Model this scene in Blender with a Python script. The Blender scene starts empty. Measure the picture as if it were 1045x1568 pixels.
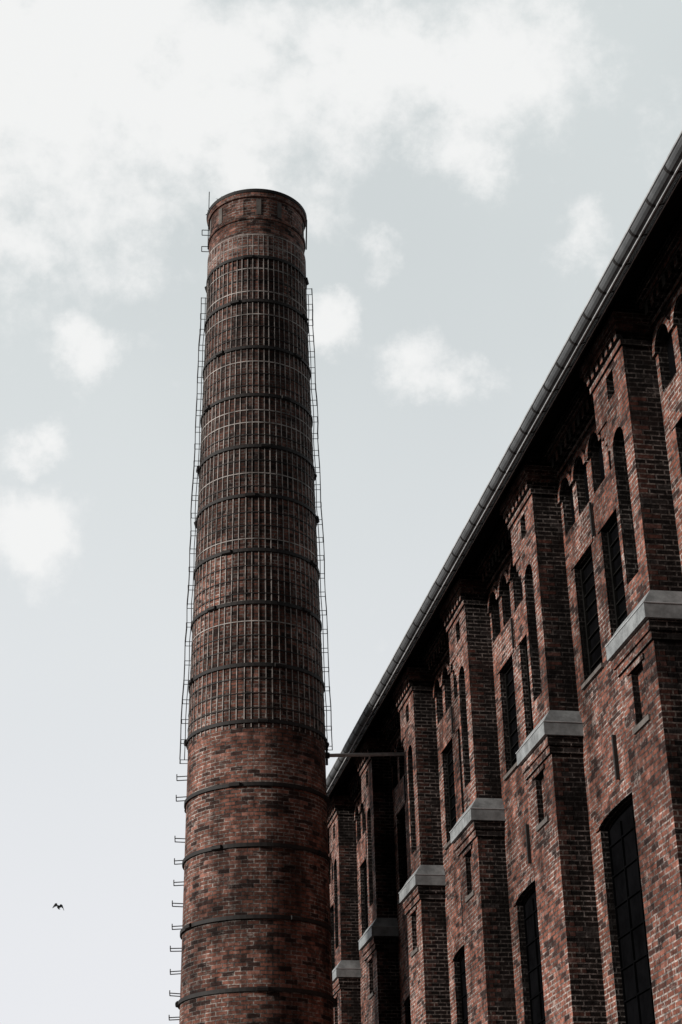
import bpy, math, random
from mathutils import Vector, Matrix
from mathutils.geometry import tessellate_polygon
random.seed(7)
scene = bpy.context.scene
CZ = 1.6   # eye height; heights below are given above eye level

# ------------------------------------------------------------------ node helpers
def new_mat(name):
    m = bpy.data.materials.new(name); m.use_nodes = True
    nt = m.node_tree; nt.nodes.clear()
    out = nt.nodes.new('ShaderNodeOutputMaterial')
    b = nt.nodes.new('ShaderNodeBsdfPrincipled')
    nt.links.new(b.outputs[0], out.inputs[0])
    return m, nt, b
def N(nt, t, **kw):
    n = nt.nodes.new(t)
    for k, v in kw.items(): setattr(n, k, v)
    return n
def noise(nt, vec, scale, detail=4, rough=0.6):
    n = N(nt, 'ShaderNodeTexNoise'); n.inputs['Scale'].default_value = scale
    n.inputs['Detail'].default_value = detail; n.inputs['Roughness'].default_value = rough
    if vec is not None: nt.links.new(vec, n.inputs['Vector'])
    return n.outputs[0]
def ramp(nt, val, a, b, lo=0.0, hi=1.0):
    n = N(nt, 'ShaderNodeMapRange'); n.interpolation_type = 'SMOOTHSTEP'
    nt.links.new(val, n.inputs[0])
    n.inputs[1].default_value = a; n.inputs[2].default_value = b
    n.inputs[3].default_value = lo; n.inputs[4].default_value = hi
    return n.outputs[0]
def mix(nt, fac, a, b, mode='MIX'):
    n = N(nt, 'ShaderNodeMix', data_type='RGBA', blend_type=mode)
    for sock, v in ((n.inputs[0], fac), (n.inputs[6], a), (n.inputs[7], b)):
        if isinstance(v, (int, float)): sock.default_value = v
        elif isinstance(v, tuple): sock.default_value = (*v, 1)
        else: nt.links.new(v, sock)
    return n.outputs[2]
def mth(nt, op, a, b=0.0):
    n = N(nt, 'ShaderNodeMath', operation=op)
    for i, v in enumerate((a, b)):
        if isinstance(v, (int, float)): n.inputs[i].default_value = v
        else: nt.links.new(v, n.inputs[i])
    return n.outputs[0]

def brick_mat(name, c1, c2, mortar, soot_lo, soot_hi, white=0.5, dark=0.25, msize=0.014, row=.08, dash=.5, burn=.7, smoke=False, wlo=.58):
    m, nt, b = new_mat(name)
    uv = N(nt, 'ShaderNodeTexCoord')
    geo = N(nt, 'ShaderNodeNewGeometry').outputs['Position']
    wob = noise(nt, geo, 3.0, 2)
    wv = N(nt, 'ShaderNodeVectorMath', operation='MULTIPLY_ADD')
    nt.links.new(wob, wv.inputs[0]); wv.inputs[1].default_value = (.02, .02, 0)
    nt.links.new(uv.outputs['UV'], wv.inputs[2])
    def bricktex(ms):
        t = N(nt, 'ShaderNodeTexBrick'); nt.links.new(wv.outputs[0], t.inputs['Vector'])
        t.inputs['Scale'].default_value = 1.0; t.inputs['Mortar Size'].default_value = ms
        t.inputs['Mortar Smooth'].default_value = 0.2
        t.inputs['Brick Width'].default_value = 0.26; t.inputs['Row Height'].default_value = row
        t.offset = 0.5
        return t
    br = bricktex(msize)
    br.inputs['Color1'].default_value = (*c1, 1); br.inputs['Color2'].default_value = (*c2, 1)
    rb = bricktex(0.0)                       # one random grey per brick
    rb.inputs['Color1'].default_value = (0,0,0,1); rb.inputs['Color2'].default_value = (1,1,1,1)
    rnd = rb.outputs[0]
    pn = noise(nt, geo, 1.3, 5, 0.72)
    dirtm = ramp(nt, pn, 0.40, 0.58)
    fine = noise(nt, geo, 12.0, 4, 0.7)
    mcol = mix(nt, dirtm, tuple(x * 0.2 for x in mortar), mortar)
    mcol = mix(nt, ramp(nt, fine, .42, .56), mix(nt, 0.6, mcol, (.03, .022, .018)), mcol)
    nt.links.new(mcol, br.inputs['Mortar'])
    col = br.outputs[0]
    burnt = ramp(nt, rnd, 0.74, 0.92)
    col = mix(nt, mth(nt, 'MULTIPLY', burnt, burn), col, (.024, .017, .016))
    pale = ramp(nt, rnd, .14, .05)
    col = mix(nt, mth(nt, 'MULTIPLY', pale, .45), col, tuple(x*1.25+.05 for x in c1))
    # spalled and dirty brick faces: mottling finer than one brick
    mott = ramp(nt, noise(nt, geo, 7.0, 4, .7), .35, .65, .55, 1.2)
    col = mix(nt, 1.0, col, mott, 'MULTIPLY')
    mp3 = N(nt, 'ShaderNodeMapping'); nt.links.new(uv.outputs['UV'], mp3.inputs[0])
    mp3.inputs['Scale'].default_value = (3.5, 14.0, 1)
    dn_ = ramp(nt, noise(nt, mp3.outputs[0], 1.0, 4, .65), .57, .66)
    col = mix(nt, mth(nt, 'MULTIPLY', mth(nt, 'MULTIPLY', dn_, dirtm), dash), col, tuple(x*.8 for x in mortar))
    ef = ramp(nt, noise(nt, geo, 2.3, 6, 0.78), wlo, wlo+.14)
    ef2 = mth(nt, 'MULTIPLY', ef, mth(nt, 'MULTIPLY', ramp(nt, fine, .42, .58), white))
    col = mix(nt, ef2, col, (.45, .37, .335))
    s = noise(nt, geo, 0.35, 5, 0.65)
    mp2 = N(nt, 'ShaderNodeMapping'); nt.links.new(geo, mp2.inputs[0]); mp2.inputs['Scale'].default_value = (2.2, 2.2, .25)
    s2 = noise(nt, mp2.outputs[0], 1.0, 4, .65)
    ss = mth(nt, 'ADD', mth(nt, 'MULTIPLY', s, .6), mth(nt, 'MULTIPLY', s2, .4))
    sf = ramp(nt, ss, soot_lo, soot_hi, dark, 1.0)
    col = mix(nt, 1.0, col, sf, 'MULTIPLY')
    if smoke:      # smoke staining on the upper third of the stack, in ragged vertical runs
        sz = N(nt, 'ShaderNodeSeparateXYZ'); nt.links.new(geo, sz.inputs[0])
        zz = mth(nt, 'ADD', sz.outputs[2], mth(nt, 'MULTIPLY', mth(nt, 'SUBTRACT', s2, .5), 7.0))
        up = mth(nt, 'MULTIPLY', ramp(nt, zz, 19.5, 23.5), ramp(nt, zz, 28.2, 26.6))
        col = mix(nt, mth(nt, 'MULTIPLY', up, .6), col, mix(nt, .8, col, (.022, .017, .016)))
    nt.links.new(col, b.inputs['Base Color'])
    b.inputs['Roughness'].default_value = 0.9
    b.inputs['Specular IOR Level'].default_value = 0.15
    hgt = mth(nt, 'ADD', mth(nt, 'MULTIPLY', br.outputs['Fac'], -1.0), mth(nt, 'MULTIPLY', fine, .8))
    bp = N(nt, 'ShaderNodeBump'); bp.inputs['Strength'].default_value = 1.0; bp.inputs['Distance'].default_value = 0.016
    nt.links.new(hgt, bp.inputs['Height']); nt.links.new(bp.outputs[0], b.inputs['Normal'])
    return m

def plain_mat(name, c, rough=.7, metal=0.0, var=.35, scale=3.0, spec=.3):
    m, nt, b = new_mat(name)
    geo = N(nt, 'ShaderNodeNewGeometry').outputs['Position']
    n = noise(nt, geo, scale, 6, .7)
    f = ramp(nt, n, .3, .7, 1 - var, 1 + var * .3)
    nt.links.new(mix(nt, 1.0, tuple(c), f, 'MULTIPLY'), b.inputs['Base Color'])
    b.inputs['Roughness'].default_value = rough; b.inputs['Metallic'].default_value = metal
    b.inputs['Specular IOR Level'].default_value = spec
    return m

M_BRICK = brick_mat('red_brick_wall', (.275, .102, .069), (.13, .050, .037), (.55, .47, .43), .39, .57, 1.0, .36, .014, .08, .6, .75, False, .54)
M_SOOT_SHADE = brick_mat('sooty_shaded_brick', (.021, .014, .0125), (.009, .007, .0068), (.25, .215, .20), .38, .60, .3, .22, .012, .08, .3, .3)  # soot, plus shade put into the colour of near ends, jambs and undersides
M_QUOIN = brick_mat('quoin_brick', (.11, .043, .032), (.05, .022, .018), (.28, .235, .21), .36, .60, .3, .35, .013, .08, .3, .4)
M_CHIM = brick_mat('chimney_brick', (.28, .116, .082), (.125, .053, .040), (.50, .43, .39), .41, .58, .7, .30, .014, .09, .6, .75, True, .56)
M_CHTOP = brick_mat('repointed_brick', (.25, .112, .083), (.15, .066, .05), (.45, .39, .36), .35, .55, .7, .55, .016, .09, .6, .5)
M_CAP = plain_mat('zinc_capping', (.27, .285, .29), .6, 0, .5, 2.5)
M_IRON = plain_mat('rusty_iron', (.022, .019, .018), .7, 0, .4, 6)
M_STRAP = plain_mat('galvanised_strap', (.42, .38, .355), .65, 0, .8, 2.2)
M_ZINC = plain_mat('zinc_gutter', (.12, .125, .13), .5, 0, .4, 1.5)
M_ZINCL = plain_mat('zinc_edge', (.48, .49, .50), .5, 0, .4, 1.5)
M_SOFF = plain_mat('tarred_soffit', (.008, .008, .008), .9, 0, .4, 2, .1)
M_ROOF = plain_mat('roofing_felt', (.06, .06, .062), .85, 0, .3, .8)
M_GLASS = plain_mat('dirty_pane_slot_shade', (.004, .004, .0045), .8, 0, .5, 2, .0)
M_FRAME = plain_mat('window_frame_paint', (.010, .0095, .009), .9, 0, .5, 5, .02)
M_STONE = plain_mat('stone_sill', (.13, .115, .105), .8, 0, .4, 4)
M_PIPE = plain_mat('pale_pipe', (.6, .55, .53), .5, 0, .3, 4)

# ------------------------------------------------------------------ mesh builder
class MB:
    def __init__(s): s.v = []; s.f = []; s.uv = []; s.m = []; s.mats = []
    def mi(s, mat):
        if mat not in s.mats: s.mats.append(mat)
        return s.mats.index(mat)
    def poly(s, pts, mat, uvs=None):
        pts = [Vector(p) for p in pts]
        i = len(s.v); s.v += pts; s.f.append(tuple(range(i, i + len(pts))))
        if uvs is None:
            n = (pts[1] - pts[0]).cross(pts[2] - pts[0])
            ax = max(range(3), key=lambda k: abs(n[k]))
            uvs = [((p.y, p.z) if ax == 0 else (p.x + .13, p.z) if ax == 1 else (p.y, p.x)) for p in pts]
        s.uv.append(uvs); s.m.append(s.mi(mat))
    def box(s, x0, x1, y0, y1, z0, z1, mat, near=None, skip=''):
        z0 += CZ; z1 += CZ; near = near or mat
        if 'w' not in skip: s.poly([(x0,y1,z0),(x0,y0,z0),(x0,y0,z1),(x0,y1,z1)], mat)
        if 'e' not in skip: s.poly([(x1,y0,z0),(x1,y1,z0),(x1,y1,z1),(x1,y0,z1)], mat)
        if 's' not in skip: s.poly([(x0,y0,z0),(x1,y0,z0),(x1,y0,z1),(x0,y0,z1)], near)
        if 'n' not in skip: s.poly([(x1,y1,z0),(x0,y1,z0),(x0,y1,z1),(x1,y1,z1)], mat)
        s.poly([(x0,y1,z0),(x1,y1,z0),(x1,y0,z0),(x0,y0,z0)], near)
        s.poly([(x0,y0,z1),(x1,y0,z1),(x1,y1,z1),(x0,y1,z1)], mat)
    def panel(s, X, outer, holes, depth, mat, backs, jamb=None):
        """wall sheet in plane x=X facing -x; outer=(y0,y1,z0,z1); holes = loops of (y,z)"""
        y0, y1, z0, z1 = outer
        loops = [[(y0,z0),(y1,z0),(y1,z1),(y0,z1)]] + holes
        flat = [p for l in loops for p in l]
        tris = tessellate_polygon([[Vector((p[0], p[1], 0)) for p in l] for l in loops])
        for t in tris:
            P = [Vector((X, flat[i][0], flat[i][1] + CZ)) for i in t]
            n = (P[1]-P[0]).cross(P[2]-P[0])
            if n.length < 1e-9: continue
            if n.x > 0: P.reverse()
            s.poly(P, mat)
        for h, bk in zip(holes, backs):
            k = len(h)
            for i in range(k):
                a, b2 = h[i], h[(i+1) % k]
                s.poly([(X,a[0],a[1]+CZ),(X,b2[0],b2[1]+CZ),(X+depth,b2[0],b2[1]+CZ),(X+depth,a[0],a[1]+CZ)], jamb or mat)
            s.poly([(X+depth,p[0],p[1]+CZ) for p in reversed(h)], bk)
    def rod(s, p, q, r, mat, n=6):
        p = Vector(p); q = Vector(q); d = (q-p).normalized()
        u = d.orthogonal().normalized(); w = d.cross(u)
        c = [(math.cos(2*math.pi*i/n), math.sin(2*math.pi*i/n)) for i in range(n)]
        A = [p + (u*a + w*b)*r for a, b in c]; B = [q + (u*a + w*b)*r for a, b in c]
        for i in range(n):
            j = (i+1) % n; s.poly([A[i],A[j],B[j],B[i]], mat)
        s.poly(A[::-1], mat); s.poly(B, mat)
    def make(s, name, parent=None, smooth=False):
        me = bpy.data.meshes.new(name); me.from_pydata([tuple(v) for v in s.v], [], s.f)
        for m in s.mats: me.materials.append(m)
        ul = me.uv_layers.new(name='UVMap'); k = 0
        for uvs in s.uv:
            for uv in uvs: ul.data[k].uv = uv; k += 1
        for i, p in enumerate(me.polygons): p.material_index = s.m[i]; p.use_smooth = smooth
        me.update()
        ob = bpy.data.objects.new(name, me); scene.collection.objects.link(ob)
        if parent: ob.parent = parent
        return ob
def empty(name):
    e = bpy.data.objects.new(name, None); scene.collection.objects.link(e); return e
def rect(y0, y1, z0, z1): return [(y0,z0),(y1,z0),(y1,z1),(y0,z1)]
def arch(y0, y1, z0, zs, rise, n=10):
    c = (y0+y1)/2; h = (y1-y0)/2
    pts = [(y0,z0),(y1,z0)]
    for i in range(n+1):
        t = math.pi*i/n
        pts.append((c + h*math.cos(t), zs + rise*math.sin(t)))
    return pts

# ------------------------------------------------------------------ factory building
fac = empty('brick_factory_building')
XW, XU, XL = 8.65, 8.15, 8.12
S, Y0, BW, PW = 4.9, 20.28, 1.42, .96
K = range(-4, 8)
wall, but, cap, win, corn, anch = MB(), MB(), MB(), MB(), MB(), MB()
AC = (2.07, 2.89, 3.71, 4.50)
RD = .15          # window reveal depth
def quoins(x, y, z0, z1):
    z = z0; i = 0
    while z < z1-.08:
        w = (.14 if i % 2 else .27) + random.uniform(-.01, .01)
        if random.random() < .8:
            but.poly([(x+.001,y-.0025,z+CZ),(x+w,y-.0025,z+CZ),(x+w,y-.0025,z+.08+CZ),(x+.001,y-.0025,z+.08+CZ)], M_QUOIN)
        z += .08; i += 1
for k in K:
    y = Y0 + S*k
    A = rect(y+3.55, y+4.50, 9.67, 11.76); B = rect(y+2.10, y+3.05, 9.67, 11.76)
    arches = [arch(y+c-.29, y+c+.29, 12.5, 13.17, .29) for c in AC]
    big = arch(y+2.05, y+4.40, 1.2, 7.22, .13)
    holes = [A, B, big] + arches
    wall.panel(XW, (y, y+S, -CZ-.2, 14.6), holes, RD, M_BRICK, [M_GLASS]*len(holes), M_SOOT_SHADE)
    for c in AC:
        pr = [(y+c + .29*math.cos(t), 13.17 + .29*math.sin(t)) for t in [math.pi*i/8 for i in range(9)]]
        po = [(y+c + .39*math.cos(t), 13.17 + .39*math.sin(t)) for t in [math.pi*i/8 for i in range(9)]]
        xo = XW-.05
        for i in range(8):
            a,b2,c2,d = pr[i],pr[i+1],po[i+1],po[i]
            wall.poly([(xo,a[0],a[1]+CZ),(xo,b2[0],b2[1]+CZ),(xo,c2[0],c2[1]+CZ),(xo,d[0],d[1]+CZ)][::-1], M_BRICK)
            wall.poly([(xo,d[0],d[1]+CZ),(xo,c2[0],c2[1]+CZ),(XW,c2[0],c2[1]+CZ),(XW,d[0],d[1]+CZ)], M_BRICK)
            wall.poly([(xo,a[0],a[1]+CZ),(xo,b2[0],b2[1]+CZ),(XW,b2[0],b2[1]+CZ),(XW,a[0],a[1]+CZ)], M_SOOT_SHADE)
    for (a, b2) in ((3.55, 4.50), (2.10, 3.05)):
        xf0, xf1 = XW+RD-.05, XW+RD-.003
        win.box(xf0, xf1, y+a, y+a+.06, 9.67, 11.76, M_FRAME)
        win.box(xf0, xf1, y+b2-.06, y+b2, 9.67, 11.76, M_FRAME)
        for j in range(9):
            z = 9.69 + j*.252
            win.box(xf0+.012, xf1-.004, y+a+.06, y+b2-.06, z, z+.022, M_FRAME)
        win.box(XW-.05, XW+.09, y+a-.05, y+b2+.05, 9.6, 9.668, M_STONE)
        wall.box(XW-.02, XW+.05, y+a-.12, y+b2+.12, 11.763, 12.0, M_BRICK, M_SOOT_SHADE)
    for j in range(13):
        z = 1.3 + j*.47
        win.box(XW+RD-.03, XW+RD-.006, y+2.06, y+4.39, z, z+.025, M_GLASS)
    for j in range(5):
        yy = y+2.05 + j*.5875
        win.box(XW+RD-.034, XW+RD-.005, yy-.012, yy+.012, 1.2, 7.2, M_GLASS)
    win.box(XW-.08, XW+.09, y+1.98, y+4.47, 1.06, 1.196, M_STONE)
    n = 12; cy = y+3.225; hw = 1.175
    for i in range(n):
        t0, t1 = math.pi*i/n, math.pi*(i+1)/n
        q = lambda t, e: (cy + (hw+e*.6)*math.cos(t), 7.22 + (.13+e)*math.sin(t))
        a,b3,c3,d = q(t0,.0),q(t1,.0),q(t1,.26),q(t0,.26); xo = XW-.03
        wall.poly([(xo,a[0],a[1]+CZ),(xo,d[0],d[1]+CZ),(xo,c3[0],c3[1]+CZ),(xo,b3[0],b3[1]+CZ)][::-1], M_BRICK)
        wall.poly([(xo,d[0],d[1]+CZ),(xo,c3[0],c3[1]+CZ),(XW,c3[0],c3[1]+CZ),(XW,d[0],d[1]+CZ)], M_BRICK)
        wall.poly([(xo,a[0],a[1]+CZ),(xo,b3[0],b3[1]+CZ),(XW,b3[0],b3[1]+CZ),(XW,a[0],a[1]+CZ)], M_SOOT_SHADE)
    anch.box(XW-.06, XW-.002, y+3.28, y+3.33, 7.7, 8.4, M_IRON)
    anch.box(XW-.06, XW-.022, y+3.28, y+3.33, 11.8, 12.4, M_IRON)
    # corbel table
    ya, yb = y+BW+.12, y+S-.12
    corn.box(XW-.06, XW+.02, ya, yb, 13.64, 13.71, M_CHTOP, M_SOOT_SHADE)
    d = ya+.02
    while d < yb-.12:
        corn.box(XW-.17, XW+.02, d, d+.125, 13.75, 13.93, M_STONE if random.random() < .4 else M_CHTOP, M_SOOT_SHADE); d += .25
    corn.box(XW-.21, XW+.02, ya, yb, 13.932, 14.02, M_BRICK, M_SOOT_SHADE)
    corn.box(XW-.28, XW+.02, ya, yb, 14.022, 14.2, M_SOOT_SHADE, M_SOOT_SHADE)
    # lower buttress
    niche = rect(y+.5, y+.98, 7.72, 8.5)
    but.panel(XL, (y, y+BW, -CZ-.2, 8.9), [niche], .10, M_BRICK, [M_BRICK], M_SOOT_SHADE)
    but.poly([(XL,y,-.2),(XW,y,-.2),(XW,y,8.9+CZ),(XL,y,8.9+CZ)], M_SOOT_SHADE)
    but.poly([(XW,y+BW,-.2),(XL,y+BW,-.2),(XL,y+BW,8.9+CZ),(XW,y+BW,8.9+CZ)], M_BRICK)
    but.box(XL-.04, XW-.003, y-.04, y+BW+.04, 8.62, 8.74, M_BRICK, M_SOOT_SHADE)
    but.box(XL-.07, XW-.003, y-.07, y+BW+.07, 8.742, 8.9, M_BRICK, M_SOOT_SHADE)
    but.box(XL-.03, XL+.02, y+.4, y+1.08, 8.5, 8.58, M_BRICK, M_SOOT_SHADE)
    but.box(XL-.03, XL+.02, y+.42, y+1.06, 7.62, 7.70, M_STONE, M_STONE)
    but.box(XL-.1, XW-.003, y-.1, y+BW+.1, -CZ-.2, -.8, M_STONE, M_STONE)
    x0, x1, ya, yb, z0, z1, z2 = XL-.13, XW-.002, y-.12, y+BW+.12, 8.9+CZ, 9.12+CZ, 9.36+CZ
    xi, yi, yj = XU-.004, y-.004, y+BW+.004
    b4 = [(x0,ya,z0),(x1,ya,z0),(x1,yb,z0),(x0,yb,z0)]
    cap.poly(b4[::-1], M_CAP)
    cap.poly([(x0,yb,z0),(x0,ya,z0),(x0,ya,z1),(x0,yb,z1)], M_CAP)
    cap.poly([(x0,ya,z0),(x1,ya,z0),(x1,ya,z1),(x0,ya,z1)], M_CAP)
    cap.poly([(x1,yb,z0),(x0,yb,z0),(x0,yb,z1),(x1,yb,z1)], M_CAP)
    cap.poly([(x0,yb,z1),(x0,ya,z1),(xi,yi,z2),(xi,yj,z2)], M_CAP)
    cap.poly([(x0,ya,z1),(x1,ya,z1),(x1,yi,z2),(xi,yi,z2)], M_CAP)
    cap.poly([(x1,yb,z1),(x0,yb,z1),(xi,yj,z2),(x1,yj,z2)], M_CAP)
    cap.poly([(xi,yi,z2),(x1,yi,z2),(x1,yj,z2),(xi,yj,z2)], M_CAP)
    cap.rod((x0-.004,ya-.004,z1),(x0-.004,yb+.004,z1),.012,M_ZINCL,6)     # folded seam
    cap.rod((x0-.004,ya-.004,z1),(x1,ya-.004,z1),.010,M_ZINCL,6)
    # upper pilaster : slender shaft with tall slot, wider corbelled head with small slot
    tall = arch(y+.34, y+.84, 9.8, 12.0, .25, 8)
    but.panel(XU, (y, y+PW, 9.0, 12.6), [tall], .24, M_BRICK, [M_GLASS], M_SOOT_SHADE)  # slot backs near-black: shade inside the recess put into the colour
    but.poly([(XU,y,9+CZ),(XW,y,9+CZ),(XW,y,12.6+CZ),(XU,y,12.6+CZ)], M_SOOT_SHADE)
    but.poly([(XW,y+PW,9+CZ),(XU,y+PW,9+CZ),(XU,y+PW,12.6+CZ),(XW,y+PW,12.6+CZ)], M_BRICK)
    quoins(XU, y, 9.36, 12.56); quoins(XL, y, -CZ, 8.58)
    small = rect(y+.5, y+.8, 12.82, 13.24)
    xh = XU-.004
    but.panel(xh, (y, y+BW, 12.6, 14.3), [small], .2, M_BRICK, [M_GLASS], M_SOOT_SHADE)
    but.poly([(xh,y,12.6+CZ),(XW,y,12.6+CZ),(XW,y,14.3+CZ),(xh,y,14.3+CZ)], M_SOOT_SHADE)
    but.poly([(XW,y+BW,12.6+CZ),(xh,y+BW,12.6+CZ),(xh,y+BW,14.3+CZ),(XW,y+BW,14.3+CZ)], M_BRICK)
    but.poly([(xh,y+BW,12.6+CZ),(XW,y+BW,12.6+CZ),(XW,y,12.6+CZ),(xh,y,12.6+CZ)], M_SOOT_SHADE)
    for i in range(3):
        but.box(XU+.02, XW-.003, y+PW-.02, y+PW+.36-.12*i, 12.44-.16*i, 12.598-.16*i, M_BRICK, M_SOOT_SHADE)
    but.box(XU-.04, XW-.003, y-.04, y+BW+.04, 13.34, 13.43, M_CHTOP, M_SOOT_SHADE)
    d = y-.02
    while d < y+BW:
        but.box(XU-.09, XU+.01, d, d+.11, 13.45, 13.59, M_CHTOP, M_SOOT_SHADE); d += .22
    but.box(XU-.1, XW-.003, y-.1, y+BW+.1, 13.592, 13.69, M_BRICK, M_QUOIN)
    but.box(XU-.14, XW-.003, y-.14, y+BW+.14, 13.692, 13.84, M_CHTOP, M_QUOIN)
ys, ye = Y0+S*K[0], Y0+S*(K[-1]+1)
XB = XW + 12
for yy, m in ((ys, M_SOOT_SHADE), (ye, M_BRICK)):
    wall.poly([(XW,yy,-.2),(XB,yy,-.2),(XB,yy,14.35+CZ),((XW+XB)/2,yy,17.3+CZ),(XW,yy,14.35+CZ)], m)
wall.poly([(XB,ys,-.2),(XB,ye,-.2),(XB,ye,14.3+CZ),(XB,ys,14.3+CZ)], M_BRICK)
wall.make('walls', fac); but.make('buttresses', fac); cap.make('buttress_cappings', fac)
win.make('windows', fac); corn.make('cornice', fac); anch.make('wall_anchors', fac)
# roof
rf = MB(); XE, ZE, SL, TH = 7.72, 13.89, .52, .12
XR = (XW+XB)/2; ZR = ZE + SL*(XR-XE); XE2 = 2*XR-XE
ra, rb = ys-.4, ye+.4
def P(x, y, z): return (x, y, z+CZ)
rf.poly([P(XE,ra,ZE),P(XR,ra,ZR),P(XR,rb,ZR),P(XE,rb,ZE)], M_SOFF)
rf.poly([P(XR,ra,ZR),P(XE2,ra,ZE),P(XE2,rb,ZE),P(XR,rb,ZR)], M_SOFF)
rf.poly([P(XE,rb,ZE+TH),P(XR,rb,ZR+TH),P(XR,ra,ZR+TH),P(XE,ra,ZE+TH)], M_ROOF)
rf.poly([P(XR,rb,ZR+TH),P(XE2,rb,ZE+TH),P(XE2,ra,ZE+TH),P(XR,ra,ZR+TH)], M_ROOF)
rf.poly([P(XE,rb,ZE),P(XE,ra,ZE),P(XE,ra,ZE+TH),P(XE,rb,ZE+TH)], M_ZINCL)
rf.poly([P(XE2,ra,ZE),P(XE2,rb,ZE),P(XE2,rb,ZE+TH),P(XE2,ra,ZE+TH)], M_ZINCL)
for yy in (ra, rb):
    rf.poly([P(XE,yy,ZE),P(XR,yy,ZR),P(XE2,yy,ZE),P(XE2,yy,ZE+TH),P(XR,yy,ZR+TH),P(XE,yy,ZE+TH)], M_ZINC)
# fascia board with pale drip edge
rf.box(7.79, 7.83, ra+.01, rb-.01, 13.68, 13.92, M_SOFF)
rf.box(7.772, 7.785, ra+.01, rb-.01, 13.655, 13.71, M_ZINCL)
rf.make('roof', fac)
gt = MB(); gx, gz, gr = 7.64, 13.75, .11
prof = [(gx - gr*math.cos(math.pi*i/8), gz - gr*math.sin(math.pi*i/8)) for i in range(9)]
for i in range(8):
    a, b2 = prof[i], prof[i+1]
    gt.poly([P(a[0],ra,a[1]),P(b2[0],ra,b2[1]),P(b2[0],rb,b2[1]),P(a[0],rb,a[1])], M_ZINC)
gt.rod(P(gx-gr,ra,gz+.004), P(gx-gr,rb,gz+.004), .022, M_ZINCL)
gt.rod(P(gx+.02,ra,gz-gr-.012), P(gx+.02,rb,gz-gr-.012), .014, M_ZINCL)
yy = ra+.2
while yy < rb:
    for i in range(8):
        a, b2 = prof[i], prof[i+1]
        def o(p):
            v = Vector((p[0]-gx, p[1]-gz)); v = v.normalized()*(gr+.01); return (gx+v.x, gz+v.y)
        a, b2 = o(a), o(b2)
        gt.poly([P(a[0],yy,a[1]),P(b2[0],yy,b2[1]),P(b2[0],yy+.05,b2[1]),P(a[0],yy+.05,a[1])], M_IRON)
    gt.rod(P(gx+.02,yy+.02,gz-gr), P(7.79,yy+.02,13.69), .010, M_IRON, 5)
    yy += .7
gt.make('gutter', fac)

# ------------------------------------------------------------------ chimney
CX, CY = 5.02, 38.2
ch = empty('brick_factory_chimney')
PR = [(-.2,1.82),(8,1.71),(15,1.625),(19.5,1.515),(24.3,1.40),(27.9,1.32),(30.0,1.31)]
def rad(z):
    for (a, ra_), (b, rb_) in zip(PR, PR[1:]):
        if z <= b: return ra_ + (rb_-ra_)*(z-a)/(b-a)
    return PR[-1][1]
def cyl(mb, rings, mat, n=96):
    for (z0, r0), (z1, r1) in zip(rings, rings[1:]):
        for i in range(n):
            a, b = 2*math.pi*i/n, 2*math.pi*(i+1)/n
            pts = [(CX+r0*math.cos(a),CY+r0*math.sin(a),z0),(CX+r0*math.cos(b),CY+r0*math.sin(b),z0),
                   (CX+r1*math.cos(b),CY+r1*math.sin(b),z1),(CX+r1*math.cos(a),CY+r1*math.sin(a),z1)]
            if abs(z1-z0) < 1e-6: w0, w1 = r0, r1
            else: w0, w1 = z0, z1
            uv = [(a*1.572, w0),(b*1.572, w0),(b*1.572, w1),(a*1.572, w1)]
            mb.poly(pts, mat, uv)
sh = MB()
zs = [-.2+i*.75 for i in range(int(28.0/.75))] + [27.75]
cyl(sh, [(z, rad(z)) for z in zs], M_CHIM)
cyl(sh, [(27.75,rad(27.75)),(27.75,rad(27.75)+.025),(28.55,rad(28.55)+.025),(28.55,rad(28.55))], M_CHTOP)
cyl(sh, [(28.55,rad(28.55)),(29.0,rad(29)),(29.0,1.345),(29.10,1.345),(29.10,1.30),(29.74,1.30)], M_CHIM)
cyl(sh, [(29.74,1.30),(29.74,1.345),(29.86,1.37),(29.86,1.0)], M_CHTOP)
cyl(sh, [(30.0,.98),(26,.98)], M_SOFF)
sh.make('shaft', ch, False)
rim = MB()
cyl(rim, [(29.862,1.0),(29.862,1.385),(29.95,1.40),(29.97,1.36),(29.97,.98)], M_IRON)
for i in range(14):
    a = 2*math.pi*(i+.3)/14; w = .05 if i % 3 else .13
    p = [(CX+1.315*math.cos(a+s_), CY+1.315*math.sin(a+s_), z) for s_, z in ((-w,29.16),(w,29.16),(w,29.66),(-w,29.66))]
    rim.poly(p, M_STONE if i % 3 else M_CHTOP, [(0,0),(.4,0),(.4,.5),(0,.5)])
for i in range(28):      # loose lumps of broken mortar on the lip
    a = random.uniform(0, 2*math.pi); r = random.uniform(1.15,1.33)
    x, y = CX+r*math.cos(a), CY+r*math.sin(a); h = random.uniform(.02,.07); q_ = random.uniform(.05,.12)
    rim.poly([(x-q_,y-q_,29.965),(x+q_,y-q_,29.965),(x,y,29.97+h)], M_IRON); rim.poly([(x+q_,y+q_,29.965),(x-q_,y+q_,29.965),(x,y,29.97+h)], M_IRON)
rim.make('head_rim', ch)
hp = MB()
def hoop(z, h, t, mat, n=72):
    r = rad(z+h/2)
    cyl(hp, [(z,r-.01),(z,r+t),(z+h,r+t),(z+h,r-.01)], mat, n)
big_z = [26.1,24.7,23.25,21.8,20.3,18.9,17.4,16.0,14.4,13.0,11.5,10.1,8.5,6.95,5.4,3.9,2.4,.9]
for z in big_z:
    z += CZ
    hoop(z, .085, .05, M_IRON)
    for j in range(4):
        a = -1.75 + j*math.pi/2 + z*1.3; r = rad(z)+.05
        p = Vector((CX+r*math.cos(a), CY+r*math.sin(a), z+.04)); t_ = Vector((-math.sin(a), math.cos(a), 0))
        hp.rod(p-t_*.12, p+t_*.12, .055, M_IRON)
z = 13.0+CZ+.36
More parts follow.
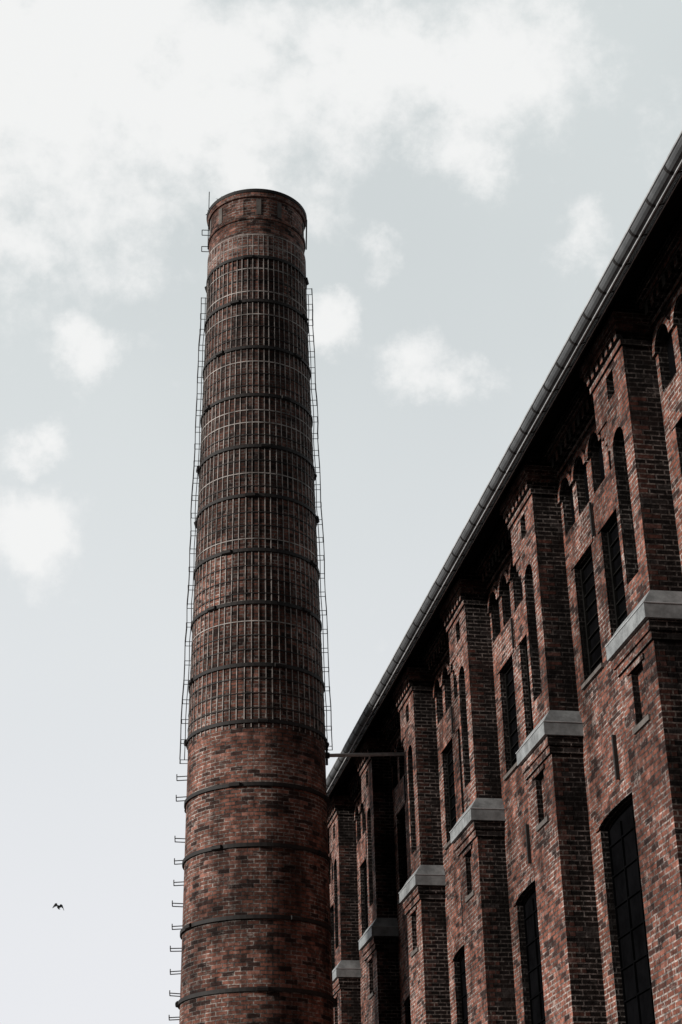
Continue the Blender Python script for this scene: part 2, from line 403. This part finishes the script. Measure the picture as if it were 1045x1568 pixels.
while z < 28.5:
    if min(abs(z-CZ-b) for b in big_z) > .15: hoop(z, .024, .032 if z > 27.7 else .024, M_IRON if random.random() < .7 and z < 27.7 else M_STRAP)
    z += .365
hp.make('hoops', ch)
st = MB()
NS = 60
for i in range(NS):
    a = 2*math.pi*(i+random.uniform(-.08,.08))/NS; dw = .009
    zz = [13.0+CZ-.1 + j*1.5 for j in range(9)] + [27.6, 28.5-random.random()*.08]
    for z0, z1 in zip(zz, zz[1:]):
        r0, r1 = rad(z0)+(.032 if z0 > 27 else .02), rad(z1)+(.032 if z1 > 27 else .02)
        def q(r, da, z): return (CX+r*math.cos(a+da), CY+r*math.sin(a+da), z)
        for (s0, s1, e0, e1) in ((-dw,dw,0,0),(-dw,-dw,-.03,0),(dw,dw,0,-.03)):
            k0, k1 = s0/1.5, s1/1.5
            st.poly([q(r0+e0,k0,z0), q(r0+e1,k1,z0), q(r1+e1,k1,z1), q(r1+e0,k0,z1)], M_STRAP)
st.make('vertical_straps', ch)
ld = MB()
def frame(az, z, dr, dt):
    r = rad(z)+dr; e = Vector((math.cos(az), math.sin(az), 0)); t_ = Vector((-math.sin(az), math.cos(az), 0))
    return Vector((CX, CY, z)) + e*r + t_*dt
AL, AR = math.radians(172.5+2), math.radians(-7.5-3)
for az, zlo, zhi, outd in ((AL, 12.6, 26.2, .17), (AR, 12.9, 26.2, .17)):
    z = zlo+CZ; zt = zhi+CZ; prev = None
    while z < zt-.2:
        for s_ in (-1, 1):
            ld.rod(frame(az,z,-.02,.14*s_), frame(az,z,outd,.14*s_), .009, M_IRON, 5)
        ld.rod(frame(az,z,outd,-.14), frame(az,z,outd,.14), .009, M_IRON, 5)
        jj = random.uniform(-.018,.018)
        cur = [frame(az,z,.06+jj,.16), frame(az,z,outd+jj,.16), frame(az,z,outd+jj,-.16)]
        if prev:
            for a, b in zip(prev, cur): ld.rod(a, b, .011, M_IRON, 5)
        prev = cur; z += .5
z = 12.2+CZ; j = 0
while z > 3:
    o_ = .24 + random.uniform(-.02,.02); dz = random.uniform(-.02,.02)
    if j != 2:
        for s_ in (-1, 1): ld.rod(frame(AL,z,-.02,.15*s_), frame(AL,z+dz,o_,.15*s_), .012, M_IRON, 5)
        ld.rod(frame(AL,z+dz,o_,-.15), frame(AL,z+dz,o_,.15), .012, M_IRON, 5)
        ld.rod(frame(AL,z+dz,o_,.15), frame(AL,z+dz+.06,o_,.15), .012, M_IRON, 5)
    z -= .5; j += 1
ld.make('climbing_irons', ch)
lr = MB()
p = frame(AL, 29.9, .02, 0); lr.rod(frame(AL,28.9,.03,0), p+Vector((0,0,.95)), .012, M_IRON)
for zz in (28.9, 29.45):
    for s_ in (-1,1): lr.rod(frame(AL,zz,-.02,.12*s_), frame(AL,zz,.2,.12*s_), .012, M_IRON)
    lr.rod(frame(AL,zz,.2,-.12), frame(AL,zz,.2,.12), .012, M_IRON)
lr.rod(frame(AR,28.9,.05,0), frame(AR,29.9,.08,0), .02, M_IRON)
lr.make('lightning_rod', ch)
pp = MB()
pp.rod((6.6,38.25,12.83+CZ),(8.66,38.25,12.95+CZ),.045,M_PIPE,10)
pp.rod((6.55,38.25,12.83+CZ),(6.78,38.25,12.84+CZ),.075,M_IRON,10)
pp.rod((6.72,38.25,12.6+CZ),(6.72,38.25,13.0+CZ),.03,M_IRON,8)
pp.make('stay_pipe', ch)

# ------------------------------------------------------------------ bird
M_BIRD = plain_mat('dark_feathers', (.02,.02,.022), .8, 0, .4, 30)
bd = MB()
secs = [(-.20,.012,.0),(-.17,.04,.0),(-.08,.065,0),(.02,.078,0),(.09,.062,.005),(.13,.042,.015),(.165,.042,.02),(.195,.03,.02),(.215,.012,.015),(.245,.003,.01)]
nn = 10
for (y0,r0,h0),(y1,r1,h1) in zip(secs, secs[1:]):
    for i in range(nn):
        a,b = 2*math.pi*i/nn, 2*math.pi*(i+1)/nn
        bd.poly([(r0*math.cos(a),y0,h0+r0*math.sin(a)),(r0*math.cos(b),y0,h0+r0*math.sin(b)),(r1*math.cos(b),y1,h1+r1*math.sin(b)),(r1*math.cos(a),y1,h1+r1*math.sin(a))], M_BIRD)
bd.poly([(-.02,-.17,.01),(.02,-.17,.01),(.07,-.31,0),(.03,-.33,0),(-.03,-.33,0),(-.07,-.31,0)], M_BIRD)
for s_ in (-1,1):
    L = [(.03,.14,.03),(.12,.20,.13),(.22,.15,.11),(.34,-.08,-.06)]
    T = [(.03,-.17,.03),(.12,-.16,.09),(.22,-.14,.04),(.34,-.14,-.09)]
    for i in range(3):
        for e in (0,.01):
            bd.poly([(s_*L[i][0],L[i][1],L[i][2]+e),(s_*L[i+1][0],L[i+1][1],L[i+1][2]+e*(i<2)),(s_*T[i+1][0],T[i+1][1],T[i+1][2]),(s_*T[i][0],T[i][1],T[i][2])], M_BIRD)
bird = bd.make('bird')
bird.location = (1.6, 110, 27.7); bird.rotation_euler = (math.radians(35), math.radians(8), math.radians(15)); bird.scale = (1.15,)*3

# ------------------------------------------------------------------ ground
M_ASPH = plain_mat('yard_asphalt', (.05,.05,.05), .9, 0, .35, 1.2)
M_PAVE = plain_mat('pavement_concrete', (.17,.165,.16), .85, 0, .3, 2)
g = MB(); g.poly([(-1500,-1500,0),(1500,-1500,0),(1500,1500,0),(-1500,1500,0)], M_ASPH); g.make('ground')
pv = MB(); pv.box(6.2, 7.95, -6, 62, -CZ+.004, -CZ+.12, M_PAVE); pv.make('pavement')

# ------------------------------------------------------------------ camera
R = Matrix(((.98442,-.05829,-.16589),(-.17443,-.44280,-.87948),(-.02218,.89477,-.44600)))
cd = bpy.data.cameras.new('camera'); cam = bpy.data.objects.new('camera', cd); scene.collection.objects.link(cam)
cd.sensor_fit = 'VERTICAL'; cd.sensor_height = 36; cd.lens = 59.33
cd.clip_end = 5000
cam.matrix_world = Matrix.Translation((0,0,CZ)) @ R.to_quaternion().to_matrix().to_4x4()
scene.camera = cam

# ------------------------------------------------------------------ light
sd = Vector((-.93,-.17,.24)).normalized()
sl = bpy.data.lights.new('sun','SUN'); sl.energy = 3.9; sl.angle = math.radians(8); sl.color = (1,.95,.89)
so = bpy.data.objects.new('sun', sl); scene.collection.objects.link(so)
so.rotation_euler = sd.to_track_quat('Z','Y').to_euler(); so.location = (-20,-5,40)
w = bpy.data.worlds.new('World'); scene.world = w; w.use_nodes = True
nt = w.node_tree; nt.nodes.clear()
out = N(nt,'ShaderNodeOutputWorld'); bg = N(nt,'ShaderNodeBackground'); bg.inputs[1].default_value = .1
nt.links.new(bg.outputs[0], out.inputs[0])
sky = N(nt,'ShaderNodeTexSky'); sky.sky_type = 'NISHITA'; sky.sun_disc = False
sky.sun_elevation = math.asin(sd.z); sky.sun_rotation = math.atan2(sd.x, sd.y); sky.dust_density = 2.0
tc = N(nt,'ShaderNodeTexCoord').outputs['Generated']
sepd = N(nt,'ShaderNodeSeparateXYZ'); nt.links.new(tc, sepd.inputs[0])
n1 = N(nt,'ShaderNodeTexNoise'); n1.inputs['Scale'].default_value = 12; n1.inputs['Detail'].default_value = 7; n1.inputs['Roughness'].default_value = .62
nt.links.new(tc, n1.inputs['Vector'])
wa = N(nt,'ShaderNodeVectorMath', operation='MULTIPLY_ADD'); nt.links.new(n1.outputs['Color'], wa.inputs[0])
wa.inputs[1].default_value = (.09,.09,.09)
sb = N(nt,'ShaderNodeVectorMath', operation='SUBTRACT'); nt.links.new(tc, sb.inputs[0]); sb.inputs[1].default_value = (.045,.045,.045)
nt.links.new(sb.outputs[0], wa.inputs[2])
clouds = [((-27,2043,1774),.145,1.0),((202,2021,1733),.09,.9),((427,1968,1755),.062,.95),((621,1920,1777),.068,1.0),
 ((581,1997,1640),.042,1.0),((-67,2118,1641),.085,.75),((228,2066,1634),.038,.95),((48,2223,1392),.028,.8),((560,2148,1350),.031,.9),
 ((400,2149,1407),.022,.8),((740,2018,1538),.024,.7),((-24,2369,1130),.038,.85),((-26,2313,1242),.020,.8),((-59,2180,1515),.032,.8),
 ((468,2094,1490),.023,.7),((883,1918,1682),.034,.55),((-900,1500,1600),.2,1),((900,-500,1400),.3,1),((-800,-900,1300),.35,1)]
acc = None
for c, r, s_ in clouds:
    c = Vector(c).normalized()
    dn = N(nt,'ShaderNodeVectorMath', operation='DISTANCE'); nt.links.new(wa.outputs[0], dn.inputs[0]); dn.inputs[1].default_value = c
    f = ramp(nt, dn.outputs['Value'], r*1.6, 0, 0, s_)
    acc = f if acc is None else mth(nt,'MAXIMUM', acc, f)
n2 = noise(nt, tc, 18, 8, .62)
dens = mth(nt,'ADD', acc, mth(nt,'MULTIPLY', mth(nt,'SUBTRACT', n2, .5), 2.0))
cf = ramp(nt, dens, .25, .9)
veil_n = ramp(nt, noise(nt, tc, 3.5, 3, .5), .3, .7, .90, .98)
back = ramp(nt, sepd.outputs[1], -.5, .5, .16, 1.0)        # unseen sky behind dimmed, added to keep near faces dark
veil = mix(nt, veil_n, sky.outputs[0], (6.85,7.3,7.35))
low = ramp(nt, sepd.outputs[2], .62, .12, 0, 1)
veil = mix(nt, mth(nt,'MULTIPLY', low, .95), veil, (8.3,8.4,8.75))
col = mix(nt, mth(nt,'MULTIPLY', cf, .93), veil, (9.1,9.15,9.1))
col = mix(nt, 1.0, col, back, 'MULTIPLY')
nt.links.new(col, bg.inputs[0])
scene.view_settings.view_transform = 'Standard'
scene.view_settings.look = 'None'; scene.view_settings.exposure = 0
